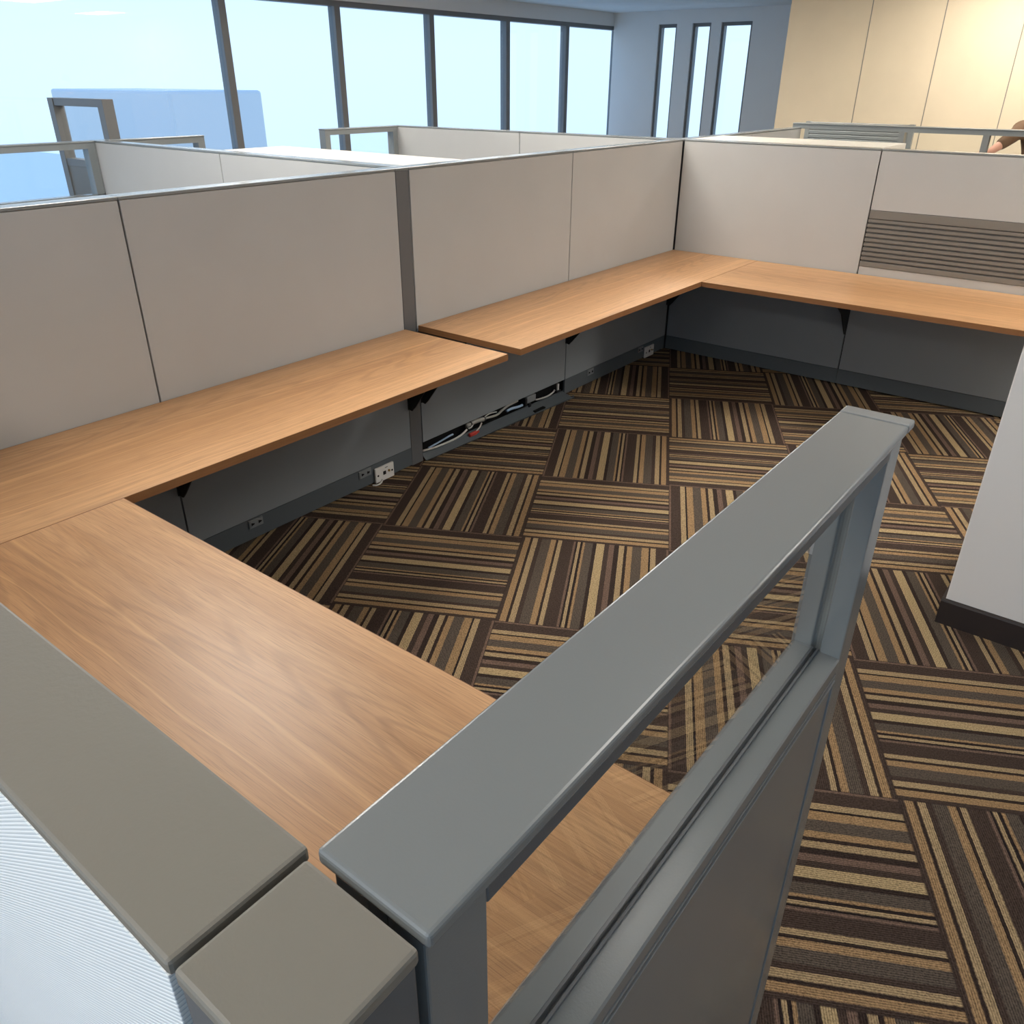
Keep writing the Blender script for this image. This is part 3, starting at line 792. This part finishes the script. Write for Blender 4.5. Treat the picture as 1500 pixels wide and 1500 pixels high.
# ------------------------------------------------------------------ the person behind the right pane
def person():
    base = Vector((2.95, -1.70, 0))
    r = thing('person', 'person in a brown knit top standing behind the far right pane', 'person', base)
    def skinned(name, verts, edges, mat, parent, root_i=0, sub=2):
        me = bpy.data.meshes.new(name)
        me.from_pydata([v[0] for v in verts], edges, [])
        o = bpy.data.objects.new(name, me)
        COL.objects.link(o)
        o.parent = parent
        md = o.modifiers.new('skin', 'SKIN')
        md.use_smooth_shade = True
        for i, v in enumerate(verts):
            sv = me.skin_vertices[0].data[i]
            rr = v[1]
            sv.radius = rr if isinstance(rr, tuple) else (rr, rr)
            sv.use_root = (i == root_i)
        sd = o.modifiers.new('smooth', 'SUBSURF'); sd.levels = sub; sd.render_levels = sub
        me.materials.append(mat)
        return o
    # body faces -x (towards the camera); y+ is the person's right hand side in the picture's left
    V = [((0, 0, 0.95), (0.13, 0.16)), ((0, 0, 1.10), (0.12, 0.145)), ((0, 0, 1.30), (0.13, 0.165)), ((0, 0, 1.42), (0.10, 0.15)), ((0, 0, 1.50), 0.055), ((-0.01, 0, 1.56), 0.052),
         ((-0.02, 0, 1.64), (0.085, 0.070)), ((-0.015, 0, 1.72), (0.085, 0.070)),
         ((0, 0.19, 1.41), 0.062), ((-0.12, 0.205, 1.40), 0.048), ((-0.24, 0.215, 1.375), 0.043), ((-0.36, 0.285, 1.30), 0.036), ((-0.45, 0.335, 1.25), 0.024),
         ((0, -0.19, 1.41), 0.062), ((0.0, -0.25, 1.13), 0.047), ((-0.06, -0.26, 0.88), 0.035), ((-0.075, -0.26, 0.83), 0.024),
         ((0, 0.095, 0.90), 0.095), ((0, 0.10, 0.50), 0.062), ((0.01, 0.10, 0.10), 0.042), ((-0.12, 0.11, 0.035), 0.034),
         ((0, -0.095, 0.90), 0.095), ((0, -0.10, 0.50), 0.062), ((0.01, -0.10, 0.10), 0.042), ((-0.12, -0.11, 0.035), 0.034)]
    Ed = [(0, 1), (1, 2), (2, 3), (3, 4), (4, 5), (5, 6), (6, 7), (3, 8), (8, 9), (9, 10), (10, 11), (11, 12), (3, 13), (13, 14), (14, 15), (15, 16),
          (0, 17), (17, 18), (18, 19), (19, 20), (0, 21), (21, 22), (22, 23), (23, 24)]
    body = skinned('body', V, Ed, M['skin_tone'], r)
    # clothing: slightly larger shells over torso and arms, and over the legs
    top_v = [((0, 0, 0.93), (0.145, 0.172)), ((0, 0, 1.10), (0.135, 0.158)), ((0, 0, 1.30), (0.145, 0.178)), ((0, 0, 1.41), (0.105, 0.125)), ((0, 0, 1.485), 0.068),
             ((0, 0.17, 1.41), 0.072), ((-0.12, 0.205, 1.40), 0.061), ((-0.24, 0.215, 1.375), 0.056), ((-0.37, 0.29, 1.295), 0.044),
             ((0, -0.17, 1.41), 0.072), ((0, -0.25, 1.13), 0.060), ((-0.055, -0.26, 0.90), 0.048)]
    skinned('knit_top', top_v, [(0, 1), (1, 2), (2, 3), (3, 4), (3, 5), (5, 6), (6, 7), (7, 8), (3, 9), (9, 10), (10, 11)], M['coat'], r)
    leg_v = [((0, 0, 0.98), (0.138, 0.165)), ((0, 0.095, 0.88), 0.108), ((0, 0.10, 0.50), 0.076), ((0.01, 0.10, 0.09), 0.062), ((0, -0.095, 0.88), 0.108), ((0, -0.10, 0.50), 0.076), ((0.01, -0.10, 0.09), 0.062)]
    skinned('trousers', leg_v, [(0, 1), (1, 2), (2, 3), (0, 4), (4, 5), (5, 6)], M['trousers'], r)
    for s in (1, -1):
        skinned('shoe', [((0.03, s*0.105, 0.045), 0.045), ((-0.08, s*0.11, 0.042), 0.044), ((-0.17, s*0.115, 0.036), 0.034)], [(0, 1), (1, 2)], M['shoe'], r)
    skinned('hair', [((0.03, 0, 1.66), (0.075, 0.078)), ((0.015, 0, 1.745), (0.088, 0.080)), ((-0.05, 0, 1.775), (0.045, 0.06))], [(0, 1), (1, 2)], M['hair'], r)
    # hands: five fingers each
    def hand(wrist, direc, side):
        w = Vector(wrist); d = Vector(direc).normalized(); up = Vector((0, 0, 1))
        a = d.cross(up).normalized()*side
        n = d.cross(a).normalized()
        vs_ = [(tuple(w), 0.022), (tuple(w+d*0.05), (0.018, 0.036)), (tuple(w+d*0.085), (0.013, 0.034))]
        es = [(0, 1), (1, 2)]
        for k, (off, ln) in enumerate(((-0.030, 0.062), (-0.010, 0.074), (0.011, 0.070), (0.030, 0.054))):
            i0 = len(vs_)
            vs_ += [(tuple(w+d*0.088+a*off), 0.0095), (tuple(w+d*(0.088+ln*0.5)+a*off*1.1-up*0.008), 0.009), (tuple(w+d*(0.088+ln*0.9)+a*off*1.15-up*0.026), 0.0075)]
            es += [(2, i0), (i0, i0+1), (i0+1, i0+2)]
        i0 = len(vs_)
        vs_ += [(tuple(w+d*0.03-a*0.034-up*0.004), 0.012), (tuple(w+d*0.065-a*0.056-up*0.014), 0.010), (tuple(w+d*0.09-a*0.058-up*0.024), 0.008)]
        es += [(1, i0), (i0, i0+1), (i0+1, i0+2)]
        skinned('hand', vs_, es, M['skin_tone'], body, 0, 1)
    hand((-0.45, 0.335, 1.25), (-0.75, 0.55, -0.12), -1)
    hand((-0.075, -0.26, 0.83), (-0.25, 0.05, -0.95), 1)
    # face
    fm = MB()
    fm.prism([(-0.100, 1.690), (-0.128, 1.655), (-0.100, 1.650)], 'y', -0.012, 0.012)
    fm.build('nose', M['skin_tone'], body)
    for s in (1, -1):
        MB().prism([(-0.105+0.008*math.cos(q), s*0.03+0.013*math.sin(q)) for q in [k*math.pi/5 for k in range(10)]], 'z', 1.684, 1.694).build('eye', M['plastic_white'], body)
        MB().box((-0.03, s*0.072, 1.645), (0.0, s*0.088, 1.70), 0.006).build('ear', M['skin_tone'], body)
    MB().box((-0.108, -0.022, 1.618), (-0.094, 0.022, 1.628), 0.004).build('mouth', M['red'], body)
person()
